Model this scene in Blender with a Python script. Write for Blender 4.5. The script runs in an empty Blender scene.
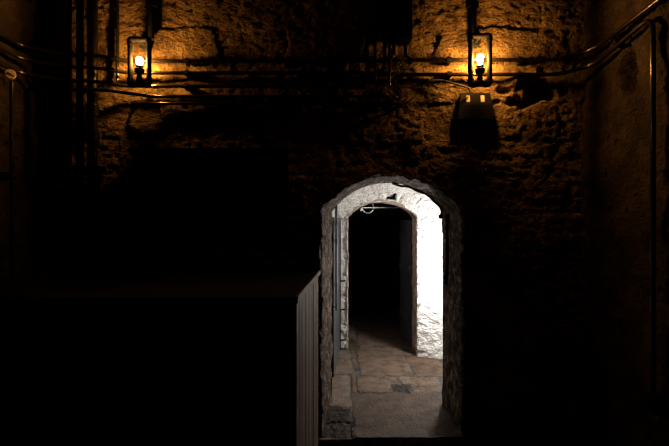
import bpy, bmesh, math, random
from mathutils import Vector, noise
R = random.Random(7)
C = bpy.context.scene.collection
F = 446.0
def atY(px, py, Y): return Vector(((px-334.5)/F*Y, Y, 1.6-(py-223)/F*Y))
def atX(px, py, X):
    Y = X*F/(px-334.5); return Vector((X, Y, 1.6-(py-223)/F*Y))
WY = 3.35; WR = 1.87; WL = -2.17

# ---------------------------------------------------------------- materials
def mat(name): 
    m = bpy.data.materials.new(name); m.use_nodes = True
    nt = m.node_tree; b = nt.nodes['Principled BSDF']; return m, nt, b
def N(nt, t, **k):
    n = nt.nodes.new(t)
    for a, v in k.items():
        if a in n.inputs: n.inputs[a].default_value = v
        else: setattr(n, a, v)
    return n
def ramp(nt, fac, stops):
    r = N(nt, 'ShaderNodeValToRGB'); nt.links.new(fac, r.inputs[0])
    el = r.color_ramp.elements
    while len(el) < len(stops): el.new(.5)
    for e, (p, c) in zip(el, stops): e.position = p; e.color = (*c, 1)
    return r.outputs[0]
def rock(name, c1, c2, c3, scale=3.0, bump=.02, rough=.9, fine=30, pits=None):
    m, nt, b = mat(name); L = nt.links
    g = N(nt, 'ShaderNodeNewGeometry')
    n1 = N(nt, 'ShaderNodeTexNoise', Scale=scale, Detail=8.0, Roughness=.65); L.new(g.outputs['Position'], n1.inputs['Vector'])
    col = ramp(nt, n1.outputs[0], [(.32, c1), (.5, c2), (.68, c3)])
    n2 = N(nt, 'ShaderNodeTexNoise', Scale=fine, Detail=6.0, Roughness=.6, Distortion=.6); L.new(g.outputs['Position'], n2.inputs['Vector'])
    mp = N(nt, 'ShaderNodeMapping'); mp.inputs['Rotation'].default_value = (0, .5, 0); mp.inputs['Scale'].default_value = (1, 1, 2.2)
    L.new(g.outputs['Position'], mp.inputs['Vector'])
    n3 = N(nt, 'ShaderNodeTexNoise', Scale=fine*.45, Detail=4.0, Distortion=1.2); L.new(mp.outputs[0], n3.inputs['Vector'])
    ad = N(nt, 'ShaderNodeMath', operation='ADD'); L.new(n2.outputs[0], ad.inputs[0]); L.new(n3.outputs[0], ad.inputs[1])
    h = ad.outputs[0]
    if pits:
        v = N(nt, 'ShaderNodeTexVoronoi', Scale=pits); L.new(g.outputs['Position'], v.inputs['Vector'])
        pr = ramp(nt, v.outputs['Distance'], [(.0, (0, 0, 0)), (.16, (0, 0, 0)), (.26, (1, 1, 1))])
        nn = N(nt, 'ShaderNodeTexNoise', Scale=pits*.22); L.new(g.outputs['Position'], nn.inputs['Vector'])
        pk = ramp(nt, nn.outputs[0], [(.48, (1, 1, 1)), (.5, (1, 1, 1)), (.56, (0, 0, 0))])
        mx = N(nt, 'ShaderNodeMath', operation='MAXIMUM'); L.new(pr, mx.inputs[0]); L.new(pk, mx.inputs[1])
        a2 = N(nt, 'ShaderNodeMath', operation='ADD'); L.new(h, a2.inputs[0]); L.new(mx.outputs[0], a2.inputs[1]); h = a2.outputs[0]
        mc = N(nt, 'ShaderNodeMix', data_type='RGBA', blend_type='MULTIPLY'); mc.inputs[0].default_value = .6
        L.new(col, mc.inputs[6]); L.new(mx.outputs[0], mc.inputs[7]); col = mc.outputs[2]
    L.new(col, b.inputs['Base Color']); b.inputs['Roughness'].default_value = rough
    b.inputs['Specular IOR Level'].default_value = .1
    bp = N(nt, 'ShaderNodeBump', Strength=1.0, Distance=bump); L.new(h, bp.inputs['Height']); L.new(bp.outputs[0], b.inputs['Normal'])
    return m
def metal(name, col, rough=.35, met=.8, bump=.001):
    m, nt, b = mat(name); L = nt.links
    g = N(nt, 'ShaderNodeNewGeometry')
    n = N(nt, 'ShaderNodeTexNoise', Scale=40.0, Detail=5.0); L.new(g.outputs['Position'], n.inputs['Vector'])
    L.new(ramp(nt, n.outputs[0], [(.35, tuple(c*.65 for c in col)), (.6, col), (.75, (col[0]*1.2, col[1]*.9, col[2]*.7))]), b.inputs['Base Color'])
    r = N(nt, 'ShaderNodeMapRange'); r.inputs[3].default_value = rough*.8; r.inputs[4].default_value = min(1, rough*1.4)
    L.new(n.outputs[0], r.inputs[0]); L.new(r.outputs[0], b.inputs['Roughness'])
    b.inputs['Metallic'].default_value = met
    bp = N(nt, 'ShaderNodeBump', Strength=.6, Distance=bump); L.new(n.outputs[0], bp.inputs['Height']); L.new(bp.outputs[0], b.inputs['Normal'])
    return m
def wood(name, c1, c2, rough=.6, bump=.003, spec=.3):
    m, nt, b = mat(name); L = nt.links
    g = N(nt, 'ShaderNodeNewGeometry')
    mp = N(nt, 'ShaderNodeMapping'); mp.inputs['Scale'].default_value = (14, 14, .8); L.new(g.outputs['Position'], mp.inputs['Vector'])
    n = N(nt, 'ShaderNodeTexNoise', Scale=4.0, Detail=8.0, Roughness=.7, Distortion=.4); L.new(mp.outputs[0], n.inputs['Vector'])
    L.new(ramp(nt, n.outputs[0], [(.3, c1), (.7, c2)]), b.inputs['Base Color'])
    b.inputs['Roughness'].default_value = rough; b.inputs['Specular IOR Level'].default_value = spec
    bp = N(nt, 'ShaderNodeBump', Strength=.8, Distance=bump); L.new(n.outputs[0], bp.inputs['Height']); L.new(bp.outputs[0], b.inputs['Normal'])
    return m
def glow(name, col, s):
    m, nt, b = mat(name); b.inputs['Base Color'].default_value = (.9, .8, .6, 1)
    b.inputs['Emission Color'].default_value = (*col, 1); b.inputs['Emission Strength'].default_value = s
    return m
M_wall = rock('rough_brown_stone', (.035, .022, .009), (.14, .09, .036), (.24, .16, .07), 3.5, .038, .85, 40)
M_side = rock('darkened_plaster', (.008, .006, .004), (.035, .024, .015), (.065, .045, .03), 3.6, .02, .8, 34, pits=9)  # even dark tone set to cut bounce light in the near room
M_white = rock('limewashed_stone', (.62, .59, .56), (.78, .76, .73), (.86, .85, .83), 4.0, .03, .9, 30, pits=40)
M_rev = rock('grey_brown_stone', (.008, .005, .0035), (.07, .048, .035), (.26, .19, .145), 14.0, .035, .9, 34)
M_rev2 = rock('lightened_brown_stone', (.16, .12, .09), (.40, .32, .26), (.6, .52, .45), 9.0, .03, .9, 34)  # lighter copy of the arch stone, standing in for missing bounce light
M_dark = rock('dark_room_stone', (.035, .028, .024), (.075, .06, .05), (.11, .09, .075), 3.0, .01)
M_pipe = metal('dark_painted_steel', (.05, .042, .037), .17, .85)
M_pipe2 = metal('rusty_iron', (.035, .027, .023), .3, .7, .002)
M_black = metal('matt_black_iron', (.003, .0028, .0026), .7, .0)
M_black.node_tree.nodes['Principled BSDF'].inputs['Specular IOR Level'].default_value = .12
M_grey = metal('galvanised_grey', (.06, .063, .067), .5, .4)
M_brass = metal('dull_brass_cap', (.8, .6, .36), .5, .0)
M_cable = metal('black_rubber', (.005, .0045, .004), .6, 0)
M_cablew = metal('pale_cable', (.5, .42, .3), .5, 0)
M_boards = wood('brown_boards', (.014, .009, .006), (.12, .082, .06), .7, .006, .05)
M_blackwood = wood('black_painted_wood', (.002, .0017, .0016), (.006, .005, .0045), .8, .003, .02)
M_oldwood = wood('old_blue_black_wood', (.02, .021, .026), (.07, .07, .085), .7)
M_paper = metal('cream_label', (.75, .6, .4), .8, 0)
M_whitepl = metal('white_plastic', (.8, .8, .78), .5, 0)
WARM = (1.0, .45, .10)
M_bulb = glow('glowing_warm_glass', WARM, 1150)
M_bulbw = glow('glowing_white_glass', (1.0, .95, .90), 430)

# floor material reads a per-slab stone colour
def floor_mat():
    m, nt, b = mat('flagstone'); L = nt.links
    a = N(nt, 'ShaderNodeAttribute'); a.attribute_name = 'stone'
    g = N(nt, 'ShaderNodeNewGeometry')
    n = N(nt, 'ShaderNodeTexNoise', Scale=7.0, Detail=10.0, Roughness=.7); L.new(g.outputs['Position'], n.inputs['Vector'])
    r = ramp(nt, n.outputs[0], [(.34, (.35, .32, .29)), (.5, (.8, .77, .74)), (.66, (1.15, 1.12, 1.1))])
    mx = N(nt, 'ShaderNodeMix', data_type='RGBA', blend_type='MULTIPLY'); mx.inputs[0].default_value = 1
    mx.inputs[0].default_value = 1; L.new(a.outputs['Color'], mx.inputs[6]); L.new(r, mx.inputs[7]); L.new(mx.outputs[2], b.inputs['Base Color'])
    b.inputs['Roughness'].default_value = .75; b.inputs['Specular IOR Level'].default_value = .12
    n2 = N(nt, 'ShaderNodeTexNoise', Scale=60.0, Detail=6.0); L.new(g.outputs['Position'], n2.inputs['Vector'])
    bp = N(nt, 'ShaderNodeBump', Strength=1.0, Distance=.012); L.new(n2.outputs[0], bp.inputs['Height']); L.new(bp.outputs[0], b.inputs['Normal'])
    return m
M_floor = floor_mat()

# ---------------------------------------------------------------- helpers
class MB:
    def __init__(s): s.v = []; s.f = []
    def add(s, vs, fs):
        o = len(s.v); s.v += [tuple(v) for v in vs]; s.f += [tuple(i+o for i in f) for f in fs]; return s
    def box(s, a, b, bev=0):
        x0, y0, z0 = a; x1, y1, z1 = b
        if bev <= 0:
            return s.add([(x0,y0,z0),(x1,y0,z0),(x1,y1,z0),(x0,y1,z0),(x0,y0,z1),(x1,y0,z1),(x1,y1,z1),(x0,y1,z1)],
                         [(0,3,2,1),(4,5,6,7),(0,1,5,4),(1,2,6,5),(2,3,7,6),(3,0,4,7)])
        bm = bmesh.new(); bmesh.ops.create_cube(bm, size=1)
        for v in bm.verts: v.co = Vector((x0+(v.co.x+.5)*(x1-x0), y0+(v.co.y+.5)*(y1-y0), z0+(v.co.z+.5)*(z1-z0)))
        bmesh.ops.bevel(bm, geom=bm.edges[:], offset=bev, segments=2, affect='EDGES')
        bm.verts.index_update()
        s.add([v.co.copy() for v in bm.verts], [[v.index for v in f.verts] for f in bm.faces]); bm.free(); return s
    def tube(s, pts, r, seg=12, fillet=0, rr=None, cap=True):
        P = [Vector(p) for p in pts]
        if fillet:
            Q = [P[0]]
            for i in range(1, len(P)-1):
                a, b, c = P[i-1], P[i], P[i+1]
                f = min(fillet, (b-a).length*.48, (c-b).length*.48)
                p0 = b+(a-b).normalized()*f; p2 = b+(c-b).normalized()*f
                for k in range(7):
                    t = k/6; Q.append(p0*(1-t)**2+b*2*t*(1-t)+p2*t*t)
            Q.append(P[-1]); P = Q
        n = len(P); o = len(s.v)
        t0 = (P[1]-P[0]).normalized(); up = Vector((0,0,1)) if abs(t0.z) < .9 else Vector((0,1,0))
        a = t0.cross(up).normalized()
        for i in range(n):
            t = ((P[min(i+1,n-1)]-P[max(i-1,0)])).normalized()
            a = (a-t*a.dot(t)).normalized(); b = t.cross(a)
            q = rr[i] if rr else r
            for k in range(seg):
                th = 2*math.pi*k/seg; s.v.append(tuple(P[i]+(a*math.cos(th)+b*math.sin(th))*q))
        for i in range(n-1):
            for k in range(seg):
                s.f.append((o+i*seg+k, o+i*seg+(k+1)%seg, o+(i+1)*seg+(k+1)%seg, o+(i+1)*seg+k))
        if cap:
            s.f.append(tuple(o+k for k in range(seg))[::-1]); s.f.append(tuple(o+(n-1)*seg+k for k in range(seg)))
        return s
    def lathe(s, prof, c, axis='Z', seg=24):
        c = Vector(c); o = len(s.v)
        for r, h in prof:
            for k in range(seg):
                th = 2*math.pi*k/seg; x, y = r*math.cos(th), r*math.sin(th)
                s.v.append(tuple(c+(Vector((x,y,h)) if axis == 'Z' else Vector((x,h,y)) if axis == 'Y' else Vector((h,x,y)))))
        for i in range(len(prof)-1):
            for k in range(seg):
                s.f.append((o+i*seg+k, o+i*seg+(k+1)%seg, o+(i+1)*seg+(k+1)%seg, o+(i+1)*seg+k))
        s.f.append(tuple(o+k for k in range(seg))); s.f.append(tuple(o+(len(prof)-1)*seg+k for k in range(seg)))
        return s
    def build(s, name, m, parent=None, smooth=True, org=None):
        me = bpy.data.meshes.new(name)
        q = parent
        while q is not None and q.parent is not None: q = q.parent
        org = Vector(org) if org is not None else (Vector(q.location) if q is not None else Vector((0,0,0)))
        me.from_pydata([tuple(Vector(v)-org) for v in s.v], [], s.f)
        bm = bmesh.new(); bm.from_mesh(me); bmesh.ops.recalc_face_normals(bm, faces=bm.faces); bm.to_mesh(me); bm.free()
        me.materials.append(m)
        if smooth:
            me.polygons.foreach_set('use_smooth', [True]*len(me.polygons))
            try: me.set_sharp_from_angle(angle=math.radians(40))
            except Exception: pass
        o = bpy.data.objects.new(name, me); C.objects.link(o)
        if parent is not None:
            o.parent = parent
        else: o.location = org
        return o
def thing(name, label, cat, loc, group=None):
    o = bpy.data.objects.new(name, None); C.objects.link(o); o.empty_display_size = .1
    o.location = loc; tag(o, label, cat, group); return o
def tag(o, label, cat, group=None):
    o['label'] = label; o['category'] = cat
    if group: o['group'] = group
    return o
def struct(o): o['kind'] = 'structure'; return o

# ---------------------------------------------------------------- relief
def fb(x, y, z, s, o=4): return noise.fractal(Vector((x*s, y*s, z*s)), 1.0, 2.0, o)
def sm(a, b, t):
    t = max(0, min(1, (t-a)/(b-a))); return t*t*(3-2*t)
def courses(u, z, seed):
    """rubble blocks: returns relief in metres (positive = proud)"""
    zz = z*3.6+.35*noise.noise(Vector((u*1.3, 0, seed)))
    row = math.floor(zz); fz = zz-row
    uu = u*(1.9+.5*noise.noise(Vector((row*3.7, seed, 0))))+row*.57+.25*noise.noise(Vector((u*2, z*3, seed+4)))
    cl = math.floor(uu); fu = uu-cl
    hsh = noise.cell(Vector((cl+.5, row+.5, seed+.5)))
    d = min(fz, 1-fz)*.28; e = min(fu, 1-fu)*.5; g = min(d, e)
    j = 1-sm(0, .028, g+.01*noise.noise(Vector((u*14, z*14, seed))))
    return (hsh-.5)*.012 - j*.009*(.5+.8*max(0, noise.noise(Vector((u*1.7, z*1.7, seed+9)))))
def rel_front(x, z):
    d = courses(x, z, 3.0)+.010*fb(x, 1, z, 2.6)+.009*fb(x+.4*z, 2, z*1.7, 12.0)+.007*fb(x, 5, z*1.2, 30, 3)
    r = math.hypot((x-1.50-.4*(z-2.57))/.20, (z-2.575)/.095)+.85*noise.noise(Vector((x*13, 3, z*13)))        # broken hollow right of the lamp
    d -= .10*(1-sm(.55, 1.05, r))
    r = math.hypot((x-1.27)/.06, (z-2.595)/.03)+.3*noise.noise(Vector((x*20, 3, z*20)))
    d -= .05*(1-sm(.6, 1.1, r))
    r = math.hypot((x-1.39)/.13, (z-2.66)/.05)+.3*noise.noise(Vector((x*12, 7, z*12)))
    d += .035*(1-sm(.3, 1.1, r))
    # ragged plaster near the door arch
    return d
def rel_side(y, z, seed):
    d = .03*fb(y, seed, z, 1.6)+.013*fb(y, seed+2, z, 8)+.007*fb(y, seed, z, 26, 3)
    rg = noise.noise(Vector((y*3, z*2, seed+8)))
    d -= .012*sm(.15, .4, rg)
    if seed == 11:
        r = math.hypot((y-2.86)/.10, (z-2.58)/.16)+.3*noise.noise(Vector((y*8, 7, z*8)))
        d -= .10*(1-sm(.55, 1.05, r))
        r = math.hypot((y-2.86)/.07, (z-2.80)/.05)
        d -= .03*(1-sm(.5, 1.1, r+.3*noise.noise(Vector((y*14, 2, z*14)))))
    return d

def arch_z(x, l, r, zs, zc):
    a = (r-l)/2; h = zc-zs; Rr = (a*a+h*h)/(2*h); c = (l+r)/2
    return zc-Rr+math.sqrt(max(0, Rr*Rr-(x-c)**2))
def wall_arch(name, m, x0, x1, z0, z1, fn, arch=None, res=.015, floor=None):
    """height-field wall in the XZ plane, y = fn(x,z), with an optional arched opening"""
    mb = MB()
    spans = [(x0, x1, None)]
    if arch:
        l, r, zs, zc = arch
        spans = [(x0, l, None), (l, r, 1), (r, x1, None)]
    nz = max(2, round((z1-z0)/res))
    for a, b, k in spans:
        nx = max(2, round((b-a)/res)); o = len(mb.v); nzz = nz if not k else max(2, round((z1-arch[3])/res))
        for i in range(nx+1):
            x = a+(b-a)*i/nx; zb = arch_z(x, *arch) if k else z0
            for j in range(nzz+1):
                z = zb+(z1-zb)*j/nzz; mb.v.append((x, fn(x, z), z))
        for i in range(nx):
            for j in range(nzz):
                p = o+i*(nzz+1)+j; mb.f.append((p, p+nzz+1, p+nzz+2, p+1))
    return mb
def reveal(front, back, y0, y1, zf, amp, seed, lip=.03, res=.018, proud=.012):
    """lining of an arched opening between profile front (l,r,zs,zc) at y0(x) and back at y1(x); returns MB"""
    mb = MB()
    def prof(A, t):
        l, r, zs, zc = A
        # t in 0..3 : left jamb, arch, right jamb
        if t <= 1: return Vector((l, 0, zf+(zs-zf)*t)), Vector((-1, 0, 0))
        if t >= 2: return Vector((r, 0, zs+(zf-zs)*(t-2))), Vector((1, 0, 0))
        a = (r-l)/2; h = zc-zs; Rr = (a*a+h*h)/(2*h); c = (l+r)/2
        th = math.asin(min(1, a/Rr)); ph = -th+2*th*(t-1)
        return Vector((c+Rr*math.sin(ph), 0, zc-Rr+Rr*math.cos(ph))), Vector((math.sin(ph), 0, math.cos(ph)))
    na = round(1.7/res); nb = round(1.2/res)
    T = [i/na for i in range(na)]+[1+i/nb for i in range(nb)]+[2+i/na for i in range(na+1)]
    nd = max(3, round(.6/res))
    for t in T:
        pf, nf = prof(front, t); pb, n_b = prof(back, t)
        for k in range(-4, nd+1):
            s = max(0, k)/nd; p = pf.lerp(pb, s); n = nf.lerp(n_b, s).normalized()
            yy = y0(p.x)*(1-s)+y1(p.x)*s
            off = 0
            if k < 0: off = -k/4*lip; yy = y0(p.x)-proud*(1-(-k/4)**2)+(.03 if k == -4 else 0)
            q = p+n*off
            w = amp*(fb(q.x+seed, yy, q.z, 5)+.5*fb(q.x, yy+seed, q.z, 16, 4))
            if k <= 1: w += amp*1.6*fb(q.x, seed, q.z, 13, 4)*(1 if k <= 0 else .5)
            if k < 0: yy += -.01*fb(q.x, 3, q.z, 14)
            rag = .016 if k > -3 else 0
            q = q+n*(w+(.4*rag if k < 0 else 0)); mb.v.append((q.x, yy, q.z))
    W = nd+5
    for i in range(len(T)-1):
        for k in range(W-1):
            p = i*W+k; mb.f.append((p, p+W, p+W+1, p+1))
    return mb
def simple_wall(mp, u0, u1, v0, v1, rel, res):
    mb = MB(); nu = round((u1-u0)/res); nv = round((v1-v0)/res)
    for i in range(nu+1):
        for j in range(nv+1):
            u = u0+(u1-u0)*i/nu; v = v0+(v1-v0)*j/nv; mb.v.append(mp(u, v, rel(u, v)))
    for i in range(nu):
        for j in range(nv):
            p = i*(nv+1)+j; mb.f.append((p, p+nv+1, p+nv+2, p+1))
    return mb

ZF = -.17; ZC = 3.62
A1F = (-.094, .958, 1.70, 1.955); A1B = (-.022, .958, 1.70, 1.955)
# front wall
struct(wall_arch('wall_front', M_wall, WL-.1, WR+.1, ZF, ZC, lambda x, z: WY-rel_front(x, z), A1F, .0135).build('wall_front', M_wall))
struct(reveal(A1F, A1B, lambda x: WY, lambda x: WY+.6, 0, .014, 2.0, lip=.022, proud=.014).build('trim_1', M_rev))
# side, back, ceiling, floor of the near room
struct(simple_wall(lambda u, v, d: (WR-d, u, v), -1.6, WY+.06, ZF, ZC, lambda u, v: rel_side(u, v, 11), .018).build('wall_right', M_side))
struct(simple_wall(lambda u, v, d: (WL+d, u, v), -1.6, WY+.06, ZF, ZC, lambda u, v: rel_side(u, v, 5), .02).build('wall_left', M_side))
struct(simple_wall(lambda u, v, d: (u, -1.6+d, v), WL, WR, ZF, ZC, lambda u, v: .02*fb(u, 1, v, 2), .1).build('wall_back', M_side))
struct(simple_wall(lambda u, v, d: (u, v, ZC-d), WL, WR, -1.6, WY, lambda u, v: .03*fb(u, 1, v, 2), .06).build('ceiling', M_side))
struct(simple_wall(lambda u, v, d: (u, v, ZF+d), WL, WR, -1.6, WY+.02, lambda u, v: .006*fb(u, 1, v, 5)-.006, .05).build('floor', M_dark))

# ---------------------------------------------------------------- passage
XE = 3.0
def Y2(x): return 5.75-.40*x
A2 = (.172, .992, 1.672, 1.865)
def rel_white(x, z):
    d = .008*fb(x, 3, z, 4)+.004*fb(x, 8, z, 14)+.0025*fb(x, 8, z, 40, 3)
    lo = 1-sm(.35, 1.1, z)
    d += lo*.012*fb(x, 12, z*1.3, 11, 4)
    # voussoir joints radiating from the arch
    cx = .582; zc0 = 1.30
    if z > 1.62:
        th = math.atan2(x-cx, z-zc0); rr = math.hypot(x-cx, z-zc0)
        for t0 in (-.95, -.62, -.30, .07, .36, .64, .92):
            dd = abs(th-t0-.03*noise.noise(Vector((rr*9, t0*5, 0))))*rr
            d -= .014*(1-sm(.002, .010, dd))*(.3+1.5*abs(noise.noise(Vector((x*5, z*5, 2)))))
    # notch left by a missing stone at the crown
    if abs(x-.704) < .052 and abs(z-1.915-.15*(x-.704)) < .026+.28*(x-.704): d -= .2
    for (hx, hz, hr) in ((1.04, 1.44, .022), (1.01, 1.12, .018), (1.0, .86, .02), (1.01, .60, .016), (1.15, 1.62, .012), (1.1, 1.25, .01)):
        r = math.hypot(x-hx, z-hz)/hr+.4*noise.noise(Vector((x*40, 1, z*40))); d -= .03*(1-sm(.5, 1.1, r))
    return d
wm = wall_arch('wall_middle', M_white, -.13, XE, 0, 2.42, lambda x, z: Y2(x)-rel_white(x, z), A2, .011)
struct(wm.build('wall_middle', M_white))
struct(reveal(A2, A2, lambda x: Y2(x), lambda x: Y2(x)+.35, 0, .007, 9.0, lip=.012, proud=.006, res=.02).build('trim_2', M_rev2))
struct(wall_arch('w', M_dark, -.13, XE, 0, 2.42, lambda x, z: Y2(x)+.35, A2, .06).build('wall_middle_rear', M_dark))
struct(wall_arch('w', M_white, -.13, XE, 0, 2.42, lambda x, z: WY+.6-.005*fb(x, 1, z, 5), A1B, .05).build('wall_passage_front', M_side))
struct(simple_wall(lambda u, v, d: (-.13+d, u, v), WY+.6, 5.82, 0, 2.42, lambda u, v: .008*fb(u, 3, v, 4), .03).build('wall_passage_left', M_white))  # white added here to bounce lamp light onto the right-hand reveals
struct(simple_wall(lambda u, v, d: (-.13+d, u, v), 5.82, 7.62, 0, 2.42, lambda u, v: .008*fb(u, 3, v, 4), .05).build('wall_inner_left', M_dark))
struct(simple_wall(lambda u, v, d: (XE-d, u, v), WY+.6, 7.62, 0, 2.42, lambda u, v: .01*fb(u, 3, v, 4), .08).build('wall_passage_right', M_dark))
struct(simple_wall(lambda u, v, d: (u, v, 2.42-d), -.13, XE, WY+.6, 5.8, lambda u, v: .02*fb(u, 3, v, 3), .08).build('ceiling_passage', M_white))  # unseen ceiling, whitened for extra bounce light in the passage
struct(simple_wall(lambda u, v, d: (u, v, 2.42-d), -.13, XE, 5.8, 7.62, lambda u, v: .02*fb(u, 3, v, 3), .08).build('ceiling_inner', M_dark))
# rear wall with a square doorway into an unlit room
mb = MB()
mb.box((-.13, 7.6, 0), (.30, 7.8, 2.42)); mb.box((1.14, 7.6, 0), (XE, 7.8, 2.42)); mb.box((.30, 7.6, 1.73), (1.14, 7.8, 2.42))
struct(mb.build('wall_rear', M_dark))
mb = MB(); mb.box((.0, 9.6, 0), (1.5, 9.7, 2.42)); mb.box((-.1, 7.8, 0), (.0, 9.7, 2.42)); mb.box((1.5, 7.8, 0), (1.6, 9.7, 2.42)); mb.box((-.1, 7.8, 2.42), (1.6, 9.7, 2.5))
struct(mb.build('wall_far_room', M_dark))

# flagstone floor of the passage
SL = []   # x0,x1,y0,y1,colour,height
tan = (.108, .079, .059); pale = (.13, .103, .083); pk = (.115, .076, .054); dk = (.026, .019, .014); moss = (.06, .047, .027)
SL += [(.15, .98, 3.30, 4.20, (.072, .052, .038), 0), (-.13, .14, 3.30, 3.62, dk, -.02), (-.13, .02, 3.62, 3.90, dk, -.012), (.02, .145, 3.62, 3.88, dk, -.004),
       (-.13, .155, 3.90, 4.70, pale, .0), (-.13, .20, 4.70, 5.62, pale, .003), (-.13, .30, 5.62, 6.15, moss, -.012), (-.13, .30, 6.15, 7.6, pale, .004),
       (.165, .215, 4.20, 5.0, pk, .004), (.195, .255, 5.0, 5.75, pk, .002),
       (.22, .55, 4.21, 4.66, tan, .002), (.55, .72, 4.20, 4.42, dk, -.012), (.55, .66, 4.42, 4.66, tan, -.006), (.66, .80, 4.42, 4.64, pale, .006),
       (.74, 1.06, 4.21, 4.64, tan, -.002), (.27, .84, 4.67, 5.60, tan, .002), (.85, 1.35, 4.66, 5.12, (.085, .06, .043), .0), (.85, 1.4, 5.12, 5.6, pk, -.003),
       (.31, 1.1, 5.60, 6.6, tan, .0), (.31, 1.1, 6.6, 7.6, tan, .0)]
for i in range(6):
    for j in range(5): SL.append((1.06+.42*i+(.3 if j == 0 else 0), 1.48+.42*i, 3.9+.75*j, 4.65+.75*j, tan, 0))
def floor_at(x, y):
    xw = x+.02*noise.noise(Vector((x*6, y*6, 0)))+.007*noise.noise(Vector((x*25, y*25, 5)))+.0
    yw = y+.03*noise.noise(Vector((x*6, y*5, 7)))+.008*noise.noise(Vector((x*25, y*25, 3)))
    best = -1; s = None
    for q in SL:
        d = min(xw-q[0], q[1]-xw, yw-q[2], q[3]-yw)
        if d > best: best = d; s = q
    if s is None: return -.018+.004*fb(x, y, 0, 20), (.06, .045, .035)
    e = sm(0, .011, best)
    h = s[5]*e - .007*(1-e) + .004*fb(x, y, s[0], 6)+.0012*fb(x, y, 1, 40, 3)
    if .5 < x < .85 and 4.2 < y < 4.7: h += .008*fb(x, y, 3, 22)*e
    if s[4] is dk: h += .010*fb(x, y, 3, 18)
    c = tuple(.06*(1-e)+v*e for v in s[4]); return h, c
mb = MB(); cols = []
def grid_floor(x0, x1, y0, y1, res):
    nx = round((x1-x0)/res); ny = round((y1-y0)/res); o = len(mb.v)
    for i in range(nx+1):
        for j in range(ny+1):
            x = x0+(x1-x0)*i/nx; y = y0+(y1-y0)*j/ny; h, c = floor_at(x, y)
            mb.v.append((x, y, h)); cols.append(c)
    for i in range(nx):
        for j in range(ny):
            p = o+i*(ny+1)+j; mb.f.append((p, p+ny+1, p+ny+2, p+1))
grid_floor(-.14, 1.4, 3.33, 5.9, .0095); grid_floor(-.14, 1.4, 5.9, 7.8, .03); grid_floor(1.4, 3.02, 3.9, 7.8, .05); grid_floor(-.14, 1.6, 7.8, 9.7, .1)
fo = mb.build('floor_passage', M_floor)
at_ = fo.data.color_attributes.new('stone', 'FLOAT_COLOR', 'POINT')
# recalc keeps vertex order
for i, c in enumerate(cols): at_.data[i].color = (*c, 1)
struct(fo)
struct(MB().box((-.2, WY-.035, ZF), (1.1, WY, -.012), .006).build('trim_3', M_rev))          # riser under the threshold

# ---------------------------------------------------------------- passage fittings
# open iron door leaf standing edge-on against the left passage wall
hx, hy = .060, 5.56; nx_, ny_ = -.026, 4.56
t = thing('iron_door', 'dark iron door swung open edge-on against the left side of the white-walled passage', 'door', (hx, hy, 0))
u = Vector((nx_-hx, ny_-hy, 0)); un = u.normalized(); pn = Vector((-un.y, un.x, 0))
def obox(a, L, w0, w1, z0, z1, org=Vector((hx, hy, 0))):
    m = MB(); P = []
    for z in (z0, z1):
        for (s, w) in ((a, w0), (a+L, w0), (a+L, w1), (a, w1)):
            p = org+un*s+pn*w; P.append((p.x, p.y, z))
    return m.add(P, [(0,3,2,1),(4,5,6,7),(0,1,5,4),(1,2,6,5),(2,3,7,6),(3,0,4,7)])
LN = u.length
obox(.0, LN, -.012, .012, .03, 1.66).build('panel', M_grey, t, False)
m = obox(LN-.03, .035, -.018, .018, .025, 1.66); m.build('edge_stile', M_black, t, False)
obox(.0, .05, -.02, .02, .03, 1.66).build('hinge_stile', M_black, t, False)
for z in (.14, .52, .88):
    p = Vector((hx, hy, z)); q = p-un*.02
    MB().tube([p+Vector((-.03, -.05, 0)), p+Vector((.075, .02, 0))], .011, 10).build('hinge', M_black, t)
# vertical conduit standing at the left of the passage
pc = atY(336.2, 223, 4.35)
X_, Y_ = pc.x, 4.35
t = thing('wall_conduit', 'grey upright conduit with couplings just inside the left side of the white arch', 'pipe', (X_, Y_, .75))
MB().tube([(X_, Y_, .75), (X_, Y_, 2.40)], .0135, 14).build('pipe', M_grey, t)
for z in (1.0, 1.42, 1.60): MB().tube([(X_, Y_, z-.025), (X_, Y_, z+.025)], .019, 14).build('coupling', M_grey, t)
MB().tube([(X_, Y_, .78), (-.10, Y_+.02, .78)], .008, 8).build('bracket', M_black, t)
# black conduit with small box on right reveal
xr = .945
a = atX(447, 214, xr); b = atX(447, 279, xr)
t = thing('wall_conduit', 'black upright conduit ending in a small box on the right side of the front arch', 'pipe', tuple(b))
MB().tube([tuple(a), (xr, a.y, b.z)], .013, 12).build('pipe', M_black, t)
MB().box((xr-.028, a.y-.03, b.z-.045), (xr+.01, a.y+.03, b.z+.045), .005).build('junction_box', M_black, t)
for z in (a.z-.12, a.z-.02): MB().tube([(xr, a.y, z-.012), (xr, a.y, z+.012)], .02, 12).build('clamp', M_black, t)
# cable following underside of front arch
P = []
for i in range(22):
    s = i/21; x = .50+(.925-.50)*s; z = arch_z(x, *A1B)-.012-.012*math.sin(s*9)**2
    P.append((x, 3.86+.02*math.sin(s*6), z if i < 21 else z-.02))
P += [(.935, 3.88, 1.70), (.925, 3.89, 1.655)]
t = thing('arch_cable', 'black cable clipped under the front arch with a hanging end at right', 'cable', P[-1])
MB().tube(P, .011, 8).build('cable', M_cable, t)
MB().lathe([(.004, -.02), (.017, -.014), (.02, .006), (.012, .02)], P[-1]).build('cable_end', M_black, t)
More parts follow.
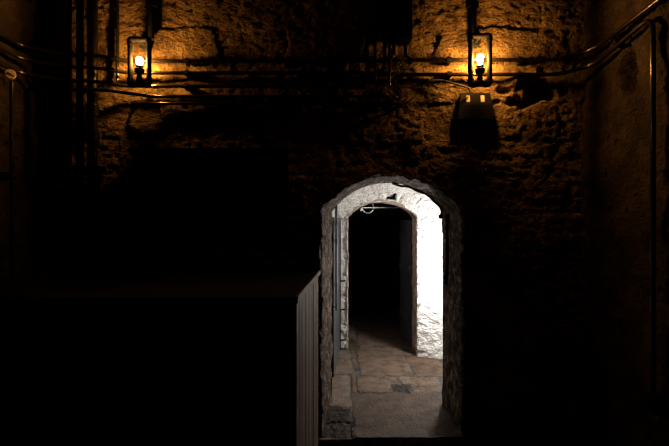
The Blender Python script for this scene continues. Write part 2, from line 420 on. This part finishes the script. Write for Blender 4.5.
# open wooden door leaf beyond the white arch
a0 = Vector((1.0, 5.74, 0)); a1 = Vector((.955, 6.38, 0)); w = (a1-a0).normalized(); hx2 = 0
t = thing('plank_door', 'weathered dark plank door standing open behind the right side of the white arch', 'door', tuple(a0))
m = MB(); n2 = Vector((-w.y, w.x, 0))
for i in range(5):
    s0 = i*(a1-a0).length/5+.004; s1 = (i+1)*(a1-a0).length/5-.004; P = []
    for z in (.03+.01*R.random(), 1.64):
        for s, k in ((s0, -.015), (s1, -.015), (s1, .015), (s0, .015)):
            p = a0+w*s+n2*k; P.append((p.x, p.y, z))
    m.add(P, [(0,3,2,1),(4,5,6,7),(0,1,5,4),(1,2,6,5),(2,3,7,6),(3,0,4,7)])
m.build('boards', M_oldwood, t, False)
for z in (.35, 1.0, 1.4):
    P = []
    for zz in (z-.05, z+.05):
        for s, k in ((.02, .016), (.6, .016), (.6, .04), (.02, .04)):
            p = a0+w*s+n2*k; P.append((p.x, p.y, zz))
    MB().add(P, [(0,3,2,1),(4,5,6,7),(0,1,5,4),(1,2,6,5),(2,3,7,6),(3,0,4,7)]).build('ledge', M_oldwood, t, False)
# thin pipe, cable loop and white fitting under the white arch
Yp = 6.0
a = atY(362, 207.6, Yp); b = atY(399, 207.6, Yp)
tag(MB().tube([a, b+Vector((.3, 0, 0))], .006, 8).build('thin_pipe', M_whitepl, None, org=a), 'thin pale pipe running across just under the crown of the white arch', 'pipe')
P = []
for i in range(17):
    th = math.pi*(1.05+1.15*i/16); P.append(atY(368+5.6*math.cos(th), 207-6*math.sin(th)*1.0 if False else 207.5+(-5.6)*math.sin(th), Yp-.02))
tag(MB().tube(P, .0035, 6).build('cable_loop', M_whitepl, None, org=P[0]), 'small pale loop of cable hanging under the crown of the white arch', 'cable')
c = atY(361.5, 209.5, Yp-.02)
tag(MB().lathe([(.004, -.018), (.02, -.014), (.022, .008), (.01, .018)], c, 'X').build('ceiling_fitting', M_whitepl, None, org=c), 'small white round fitting at the left end of the thin pale pipe', 'fitting')
# the passage lamp, round the corner to the right
lp = Vector((1.32, 4.80, 1.22))
t = thing('pendant_lamp', 'white pendant bulb on a cord hanging in the passage right of the arch', 'lamp', (lp.x, lp.y, 2.40))
MB().tube([(lp.x, lp.y, 2.40), lp+Vector((0,0,.10))], .004, 8).build('cord', M_cable, t)
MB().lathe([(.045, 0), (.04, -.03), (.01, -.035)], (lp.x, lp.y, 2.40)).build('ceiling_rose', M_whitepl, t)
MB().lathe([(.01, .12), (.02, .10), (.022, .06), (.02, .05)], lp).build('socket', M_black, t)
MB().lathe([(.012, .055), (.03, .05), (.07, .025), (.085, -.015), (.076, -.055), (.045, -.083), (.004, -.095)], lp).build('bulb', M_bulbw, t)

# ---------------------------------------------------------------- boarded counter at left
CT = 1.247; cx0 = WL+.03; pa = Vector((-.184, 2.13, 0)); pb = Vector((-.118, 3.30, 0))
t = thing('bar_counter', 'dark boarded timber counter running from the left wall to beside the arched doorway', 'counter', (-1.2, 2.7, ZF))
L = (pb-pa).length; d = (pb-pa).normalized(); nn = Vector((d.y, -d.x, 0))
def cbox(m, s0, s1, k0, k1, z0, z1):
    P = []
    for z in (z0, z1):
        for s, k in ((s0, k0), (s1, k0), (s1, k1), (s0, k1)):
            p = pa+d*s+nn*k; P.append((p.x, p.y, z))
    m.add(P, [(0,3,2,1),(4,5,6,7),(0,1,5,4),(1,2,6,5),(2,3,7,6),(3,0,4,7)])
m = MB(); NB = 13; s = .05
while s < L-.02:
    w_ = .088+.014*(R.random()-.5); e = min(s+w_, L)
    cbox(m, s+.007, e-.007, -.022, .0-.004*R.random(), ZF, CT-.03); s = e
cbox(m, .03, L, -.04, -.014, ZF, CT-.03)
m.build('end_panel', M_boards, t, False)
m = MB(); cbox(m, -.004, .05, -.05, .004, ZF, CT-.028); m.build('corner_post', M_boards, t, False)
m = MB(); x = cx0
while x < pa.x-.06:
    e = min(x+.11, pa.x-.05); m.box((x+.002, 2.142-.003*R.random(), ZF), (e-.002, 2.165, CT-.03)); x = e
m.build('front_panel', M_blackwood, t, False)
m = MB(); P = [(cx0, 2.115), (pa.x+.008, 2.115), (pb.x+.008, 3.30), (pb.x-.05, 3.30), (pb.x-.05, 3.215), (cx0, 3.215)]
m.add([(*p, CT-.03) for p in P]+[(*p, CT) for p in P], [(5,4,3,2,1,0),(6,7,8,9,10,11)]+[(i,(i+1)%6,(i+1)%6+6,i+6) for i in range(6)])
ctop = m.build('countertop', M_blackwood, t, False)
m = MB(); cbox(m, -.01, L, .0, .012, CT-.026, CT+.004); m.build('edge_strip', M_boards, ctop, False)

# dark board on the wall with five small hooks
a = atY(133, 153, 3.27); b = atY(288, 250, 3.27)
t = thing('wall_board', 'flat black timber board fixed to the wall under the left lamp and pipes', 'board', (a.x, 3.31, b.z))
m = MB(); x = a.x
m.box((a.x, 3.26, b.z), (b.x, 3.315, a.z), .004); m.build('backboard', M_blackwood, t, False)
MB().box((a.x-.01, 3.20, a.z-.002), (b.x+.01, 3.318, a.z+.025), .004).build('top_ledge', M_blackwood, t, False)
for i, px in enumerate((148, 160.5, 173.5, 186.5, 201)):
    p = atY(px, 197, 3.24)
    z = p.z
    o = MB().tube([(p.x, 3.262, z+.02), (p.x, 3.225, z+.018), (p.x, 3.205, z-.004), (p.x, 3.212, z-.02), (p.x, 3.225, z-.018)], .0045, 8, fillet=.01).build('coat_hook', M_grey, None, org=(p.x, 3.26, z))
    tag(o, ['leftmost', 'second from left', 'middle', 'second from right', 'rightmost'][i]+' of five small metal hooks in a row on the black wall board', 'hook', 'hooks on the black wall board')

# ---------------------------------------------------------------- conduits
def clamp(parent, c, r, wall, m=M_black, wid=.018):
    """saddle round a pipe at c (pipe along X for wall 'F', along Y for 'R'/'L', vertical for 'V')"""
    c = Vector(c); mb = MB()
    if wall == 'F':
        mb.tube([c-Vector((wid,0,0)), c+Vector((wid,0,0))], r*1.35, 12); mb.box((c.x-wid*.6, c.y, c.z-r*1.9), (c.x+wid*.6, WY+.0, c.z+r*1.9), .003)
    elif wall == 'V':
        mb.tube([c-Vector((0,0,wid)), c+Vector((0,0,wid))], r*1.4, 12); mb.box((c.x-r*2, c.y, c.z-wid), (c.x+r*2, WY+.0, c.z+wid), .003)
    else:
        sx = WR-.005 if wall == 'R' else WL+.005; x0, x1 = sorted((c.x, sx))
        mb.tube([c-Vector((0,wid,0)), c+Vector((0,wid,0))], r*1.5, 12); mb.box((x0, c.y-wid, c.z-r*2.2), (x1, c.y+wid, c.z+r*2.2), .003)
    return mb.build('clamp', m, parent)
PY = 3.30                                                   # pipe axis on the end wall
def pipe(label, pts, r, clamps=(), m=M_pipe, fillet=.09, couplings=()):
    t = thing('conduit_pipe', label, 'pipe', tuple(pts[0]), 'conduit pipes on the walls')
    MB().tube(pts, r, 12, fillet=fillet).build('pipe', m, t)
    for (c, w) in clamps: clamp(t, c, r, w)
    for (p, q) in couplings: MB().tube([p, q], r*1.35, 12).build('coupling', m, t)
    return t
def F_(px, py, Y=PY): return atY(px, py, Y)
xl = WL+.05
CX = 186.5
def hz(py): return F_(CX, py).z
lead = [(33.6, 61, 394, 0), (47, 73, 384.5, 1), (60, 86.3, 367, 2)]
names = ['highest', 'second highest', 'third highest']
for (yl, yb, xend, k) in lead:
    z = hz(yb); xe = F_(xend, 0).x
    # leaves the left wall, crosses in front of the upright pipes, then closes on the end wall
    lw0 = Vector((xl, 1.9, z)); lw1 = Vector((xl, 3.02, z))
    pts = [lw0, lw1, Vector((xl+.20, 3.175, z)), Vector((-1.72, 3.175, z)), Vector((-1.54, PY, z)), Vector((xe, PY, z)), Vector((xe, PY, ZC-.01))]
    pipe('long horizontal pipe along the left and end walls, %s of the left lamp\'s pipes' % names[k], pts, .0135,
         [((F_(CX, 0).x, PY, z), 'F'), ((F_(300, 0).x, PY, z), 'F'), ((xl, 2.75, z), 'L')], fillet=.08)
z = hz(96.5)
pipe('pipe running level just below the left lamp, fourth from the top', [Vector((WL+.01, 3.17, F_(44, 89, 3.17).z)), Vector((-1.65, 3.17, z+.01)), Vector((-1.35, PY, z)), Vector((F_(398, 0).x, PY, z)), Vector((F_(398, 0).x, PY+.07, z))], .0125,
     [((F_(262, 0).x, PY, z), 'F')], fillet=.06)
z = hz(103.5)
pipe('lowest thin horizontal pipe under the left lamp', [Vector((F_(130, 0).x, PY+.07, z)), Vector((F_(130, 0).x, PY, z)), Vector((F_(402, 0).x, PY, z)), Vector((F_(402, 0).x, PY+.07, z))], .011,
     [((F_(232, 0).x, PY, z), 'F'), ((F_(340, 0).x, PY, z), 'F')], fillet=.03)
# right lamp pipes
xr_ = WR-.05; zu = F_(479, 60).z; zl = F_(479, 74.5).z; xv = F_(405.5, 0).x
rv = atX(653, 33, xr_); zq = rv.z+.06
pipe('upper pipe behind the right lamp, rising at left and turning onto the right wall', [Vector((xv, PY, 2.94)), Vector((xv, PY, zu)), Vector((xr_-.16, PY, zu)), Vector((xr_, 3.12, zu+.01)), Vector((xr_, 1.9, zu+.08))], .0145,
     [((F_(449, 0).x, PY, zu), 'F'), ((F_(520, 0).x, PY, zu), 'F')], fillet=.12)
zz = atX(620, 40, xr_)
pipe('lower pipe behind the right lamp that turns down the right wall', [Vector((F_(372, 0).x, PY+.05, zl)), Vector((F_(380, 0).x, PY, zl)), Vector((xr_-.16, PY, zl)), Vector((xr_, 3.12, zl+.01)), Vector((xr_, rv.y, zz.z+.02)), Vector((xr_, rv.y, atX(653, 400, xr_).z))], .0145,
     [((F_(449, 0).x, PY, zl), 'F'), ((F_(520, 0).x, PY, zl), 'F'), ((xr_, atX(617, 40, xr_).y, zz.z), 'R')], fillet=.09)
p = atX(653, 402, xr_)
t = thing('junction_box', 'small black junction box at the foot of the right wall\'s upright pipe', 'box', tuple(p))
jb = MB().box((p.x-.04, p.y-.045, p.z-.06), (WR+.01, p.y+.045, p.z+.05), .008); jb = jb.build('body', M_black, t)
MB().box((p.x-.047, p.y-.036, p.z-.05), (p.x-.039, p.y+.036, p.z+.04), .003).build('cover', M_black, jb)

# upright pipes at left
for i, (px, r, lab) in enumerate([(66.5, .036, 'thick upright iron pipe nearest the left corner'), (80, .026, 'middle upright iron pipe of the three near the left corner'), (92.5, .036, 'thick upright iron pipe, rightmost of the three near the left corner')]):
    x = F_(px, 0, 3.27).x
    t = thing('upright_pipe', lab, 'pipe', (x, 3.27, ZF), 'upright pipes near the left corner')
    MB().tube([(x, 3.27, ZF), (x, 3.27, ZC-.01)], r, 18).build('pipe', M_pipe2, t)
    for z in (2.42, 2.22, .9): MB().tube([(x, 3.27, z-.045), (x, 3.27, z-.04), (x, 3.27, z+.04), (x, 3.27, z+.045)], r, 18, rr=[r*1.1, r*1.28, r*1.28, r*1.1]).build('coupling', M_pipe2, t)
    MB().box((x-r*1.7, 3.27, 1.98), (x+r*1.7, WY, 2.02), .004).build('clamp', M_black, t)
x = F_(117.5, 0, 3.325).x
pipe('upright pipe just left of the left lamp', [Vector((x, 3.325, 2.66)), Vector((x, 3.325, ZC-.01))], .013, [])
# uprights at centre top
for px, r, lab in ((375, .012, 'thin upright pipe in the cluster above the arch, at its left'), (389.5, .010, 'thinnest upright pipe in the cluster above the arch')):
    x = F_(px, 0).x
    pipe(lab, [Vector((x, PY-.01, 2.62)), Vector((x, PY-.01, ZC-.01))], r, [((x, PY-.01, 3.02), 'V')])
x0 = F_(397.5, 0, 3.25).x; x1 = F_(410.5, 0, 3.25).x
t = thing('cable_trunking', 'wide black upright trunking dropping from above, left of the right lamp', 'trunking', (x0, 3.2, 2.93))
MB().box((x0+.01, 3.20, 2.93), (x1, WY+.01, ZC-.01), .004).build('channel', M_black, t)
MB().box((x0+.007, 3.190, 2.93), (x1+.003, 3.20, ZC-.01), .002).build('lid', M_black, t)

# left wall: conduit with round inspection cap
p = atX(10.3, 74.5, WL+.085)
t = thing('capped_conduit', 'upright conduit on the left wall topped by a round tan inspection cap', 'pipe', (p.x, p.y, 1.26))
dirv = Vector((.64, -.76, .05)).normalized()
MB().tube([(p.x, p.y+.01, 1.26), (p.x, p.y+.01, p.z-.04)], .0115, 12).build('pipe', M_pipe, t)
c0 = p-dirv*.015; c1 = p+dirv*.012
MB().tube([c0, c0+dirv*.004, c1-dirv*.004, c1], .03, 22, rr=[.027, .031, .031, .028]).build('cap', M_brass, t)
MB().tube([c1-dirv*.002+Vector((.0, 0, .012))+Vector((-.83,-.55,0))*.02, c1+dirv*.004, c1-dirv*.002+Vector((0,0,-.012))+Vector((.83,.55,0))*.02], .0028, 8).build('slot', M_black, t)
clamp(t, (p.x, p.y+.01, 1.9), .012, 'L')

# ---------------------------------------------------------------- pipe-frame lamps
def make_lamp(label, cx, zt, zb, Y, zbulb, side):
    w = .068; r = .0185
    t = thing('pipe_frame_lamp', label, 'lamp', (cx, WY, zt), 'pipe-frame wall lamps')
    mb = MB()
    pts = [(cx, Y, zt), (cx+w, Y, zt), (cx+w, Y, zb), (cx-w, Y, zb), (cx-w, Y, zt), (cx, Y, zt)]
    fr = mb.tube(pts, r, 14, fillet=.026, cap=False).build('frame', M_black, t)
    for sx in (-1, 1):
        for zc, sz in ((zt, -1), (zb, 1)):
            X = cx+sx*w
            MB().tube([(X-sx*.040, Y, zc), (X-sx*.034, Y, zc), (X-sx*.0, Y, zc), (X, Y, zc+sz*.034), (X, Y, zc+sz*.040)], r*1.22, 14, fillet=.022).build('elbow', M_black, fr)
    MB().tube([(cx, Y, zt), (cx, WY-.02, zt)], r*.9, 14).build('arm', M_black, t)
    MB().lathe([(.036, 0), (.040, -.012), (.040, -.045), (.034, -.052)], (cx, WY+.005, zt), 'Y').build('wall_plate', M_black, t)
    s0 = zb+.020
    MB().lathe([(.021, 0), (.021, .03), (.017, .034), (.017, .055), (.030, .060), (.035, .075), (.035, .088), (.026, .094), (.026, .112), (.020, .116)], (cx, Y, s0)).build('socket', M_black, t)
    top = zb+.020+.112
    H = (zbulb-top)
    MB().lathe([(.014, -.004), (.014, .006), (.020, H-.016), (.024, H-.007), (.025, H+.002), (.022, H+.012), (.013, H+.021), (.003, H+.025)], (cx, Y, top)).build('bulb', M_bulb, t)
    return t
YL = 3.21
def mk(px, t_, b_, bl, label, side):
    c = atY(px, t_, YL); return make_lamp(label, c.x, c.z, atY(px, b_, YL).z, YL, atY(px, bl, YL).z, side)
mk(139.5, 39.3, 84.3, 60.5, 'wall lamp with lit bulb in a rectangular black pipe frame, the left one of two', 0)
mk(480, 35.8, 84.3, 57.5, 'wall lamp with lit bulb in a rectangular black pipe frame, the right one of two', 1)
for px, zc, lab in ((151, atY(139.5, 39.3, YL).z, 'black upright feed pipe above the left lamp'), (473.5, atY(480, 35.8, YL).z, 'black upright feed pipe above the right lamp')):
    x = F_(px, 0, 3.30).x
    t = thing('feed_pipe', lab, 'pipe', (x, 3.30, zc), 'feed pipes above the lamps')
    MB().tube([(x, 3.30, zc+.038), (x, 3.30, ZC-.01)], .020, 14).build('pipe', M_black, t)
    clamp(t, (x, 3.30, 3.22), .021, 'V')

# black box below the right lamp
a = F_(462, 92, 3.30); b = F_(491, 119, 3.30)
t = thing('switch_box', 'black flared switch box with two pale labels under the right lamp', 'box', (a.x, 3.33, b.z))
m = MB(); f = .025
Pt = [(a.x, WY, a.z), (b.x, WY, a.z), (b.x, WY-.026, a.z), (a.x, WY-.026, a.z)]
Pm = [(a.x-f*.7, WY, a.z-.09), (b.x+f*.7, WY, a.z-.09), (b.x+f*.7, WY-.042, a.z-.09), (a.x-f*.7, WY-.042, a.z-.09)]
Pb = [(a.x-f, WY, b.z), (b.x+f, WY, b.z), (b.x+f, WY-.042, b.z), (a.x-f, WY-.042, b.z)]
m.add(Pt+Pm+Pb, [(0,1,2,3),(0,4,5,1),(1,5,6,2),(2,6,7,3),(3,7,4,0),(4,8,9,5),(5,9,10,6),(6,10,11,7),(7,11,8,4),(8,11,10,9)])
body = m.build('body', M_black, t, False)
for px in (468.7, 483.2):
    q = F_(px, 96.5, 3.30); m = MB(); P = []
    for (dx, dz) in ((-.013, .024), (.013, .024), (.013, -.026), (-.013, -.026)):
        zz_ = a.z-.045+dz; yy = WY-.026-.016*(a.z-zz_)/.09; P.append((q.x+dx, yy-.003, zz_)); 
    m.add(P+[(x, y+.004, z) for x, y, z in P], [(0,1,2,3),(7,6,5,4),(0,4,5,1),(1,5,6,2),(2,6,7,3),(3,7,4,0)])
    m.build('label', M_paper, body, False)

# loose cables by the right lamp
def cable(label, pxs, r=.0045, Y=3.30, m=M_cable):
    P = [atY(x, y, Y-.012*((i*7) % 3)) for i, (x, y) in enumerate(pxs)]
    Q = []
    for i in range(len(P)-1):
        p0 = P[max(i-1, 0)]; p1 = P[i]; p2 = P[i+1]; p3 = P[min(i+2, len(P)-1)]
        for k in range(6):
            s = k/6; Q.append(.5*((2*p1)+(p2-p0)*s+(2*p0-5*p1+4*p2-p3)*s*s+(3*p1-p0-3*p2+p3)*s**3))
    Q.append(P[-1])
    o = MB().tube(Q, r, 6).build('loose_cable', m, None, org=P[0]); tag(o, label, 'cable', 'loose cables by the right lamp'); return o
cable('black cable drooping from the pipes towards the right lamp\'s frame', [(405, 82), (418, 86), (430, 81), (440, 80), (452, 83), (466, 87), (470, 91)], .0055)
cable('shorter black cable lying under the drooping one', [(408, 88), (420, 84), (432, 85), (442, 88), (456, 86)], .004)
cable('black cable end sticking out to the right of the cable tangle', [(394, 107), (404, 104), (412, 99), (419, 94)], .006)
cable('thin pale wire curling up at the end of the upper right pipe', [(399, 75), (400, 66), (403, 60), (407, 58)], .002, 3.25, M_cablew)
cable('thin pale wire looping left from the cable tangle', [(398, 72), (391, 78), (386, 86), (387, 94), (392, 98)], .0018, 3.25, M_cablew)
cable('thin pale wire hanging lowest in the cable tangle', [(383, 91), (390, 96), (398, 102), (405, 97), (409, 92), (415, 89)], .0018, 3.26, M_cablew)
cable('dark wire curled inside the cable tangle', [(392, 74), (396, 84), (394, 93), (399, 100), (401, 92), (397, 82)], .004, 3.28)
cable('dark wire crossing the cable tangle', [(388, 84), (395, 90), (403, 88), (408, 95), (404, 103)], .0035, 3.28)

# ---------------------------------------------------------------- camera, view
cam = bpy.data.cameras.new('camera'); co = bpy.data.objects.new('camera', cam); C.objects.link(co)
cam.sensor_width = 36; cam.lens = 24.0; cam.clip_start = .05
co.location = (0, 0, 1.6); co.rotation_euler = (math.pi/2, 0, 0)
sc = bpy.context.scene; sc.camera = co
w = bpy.data.worlds.new('world'); sc.world = w; w.use_nodes = True
w.node_tree.nodes['Background'].inputs[0].default_value = (0, 0, 0, 1); w.node_tree.nodes['Background'].inputs[1].default_value = 0
sc.view_settings.view_transform = 'Standard'; sc.view_settings.look = 'None'; sc.view_settings.exposure = 0; sc.view_settings.gamma = 1
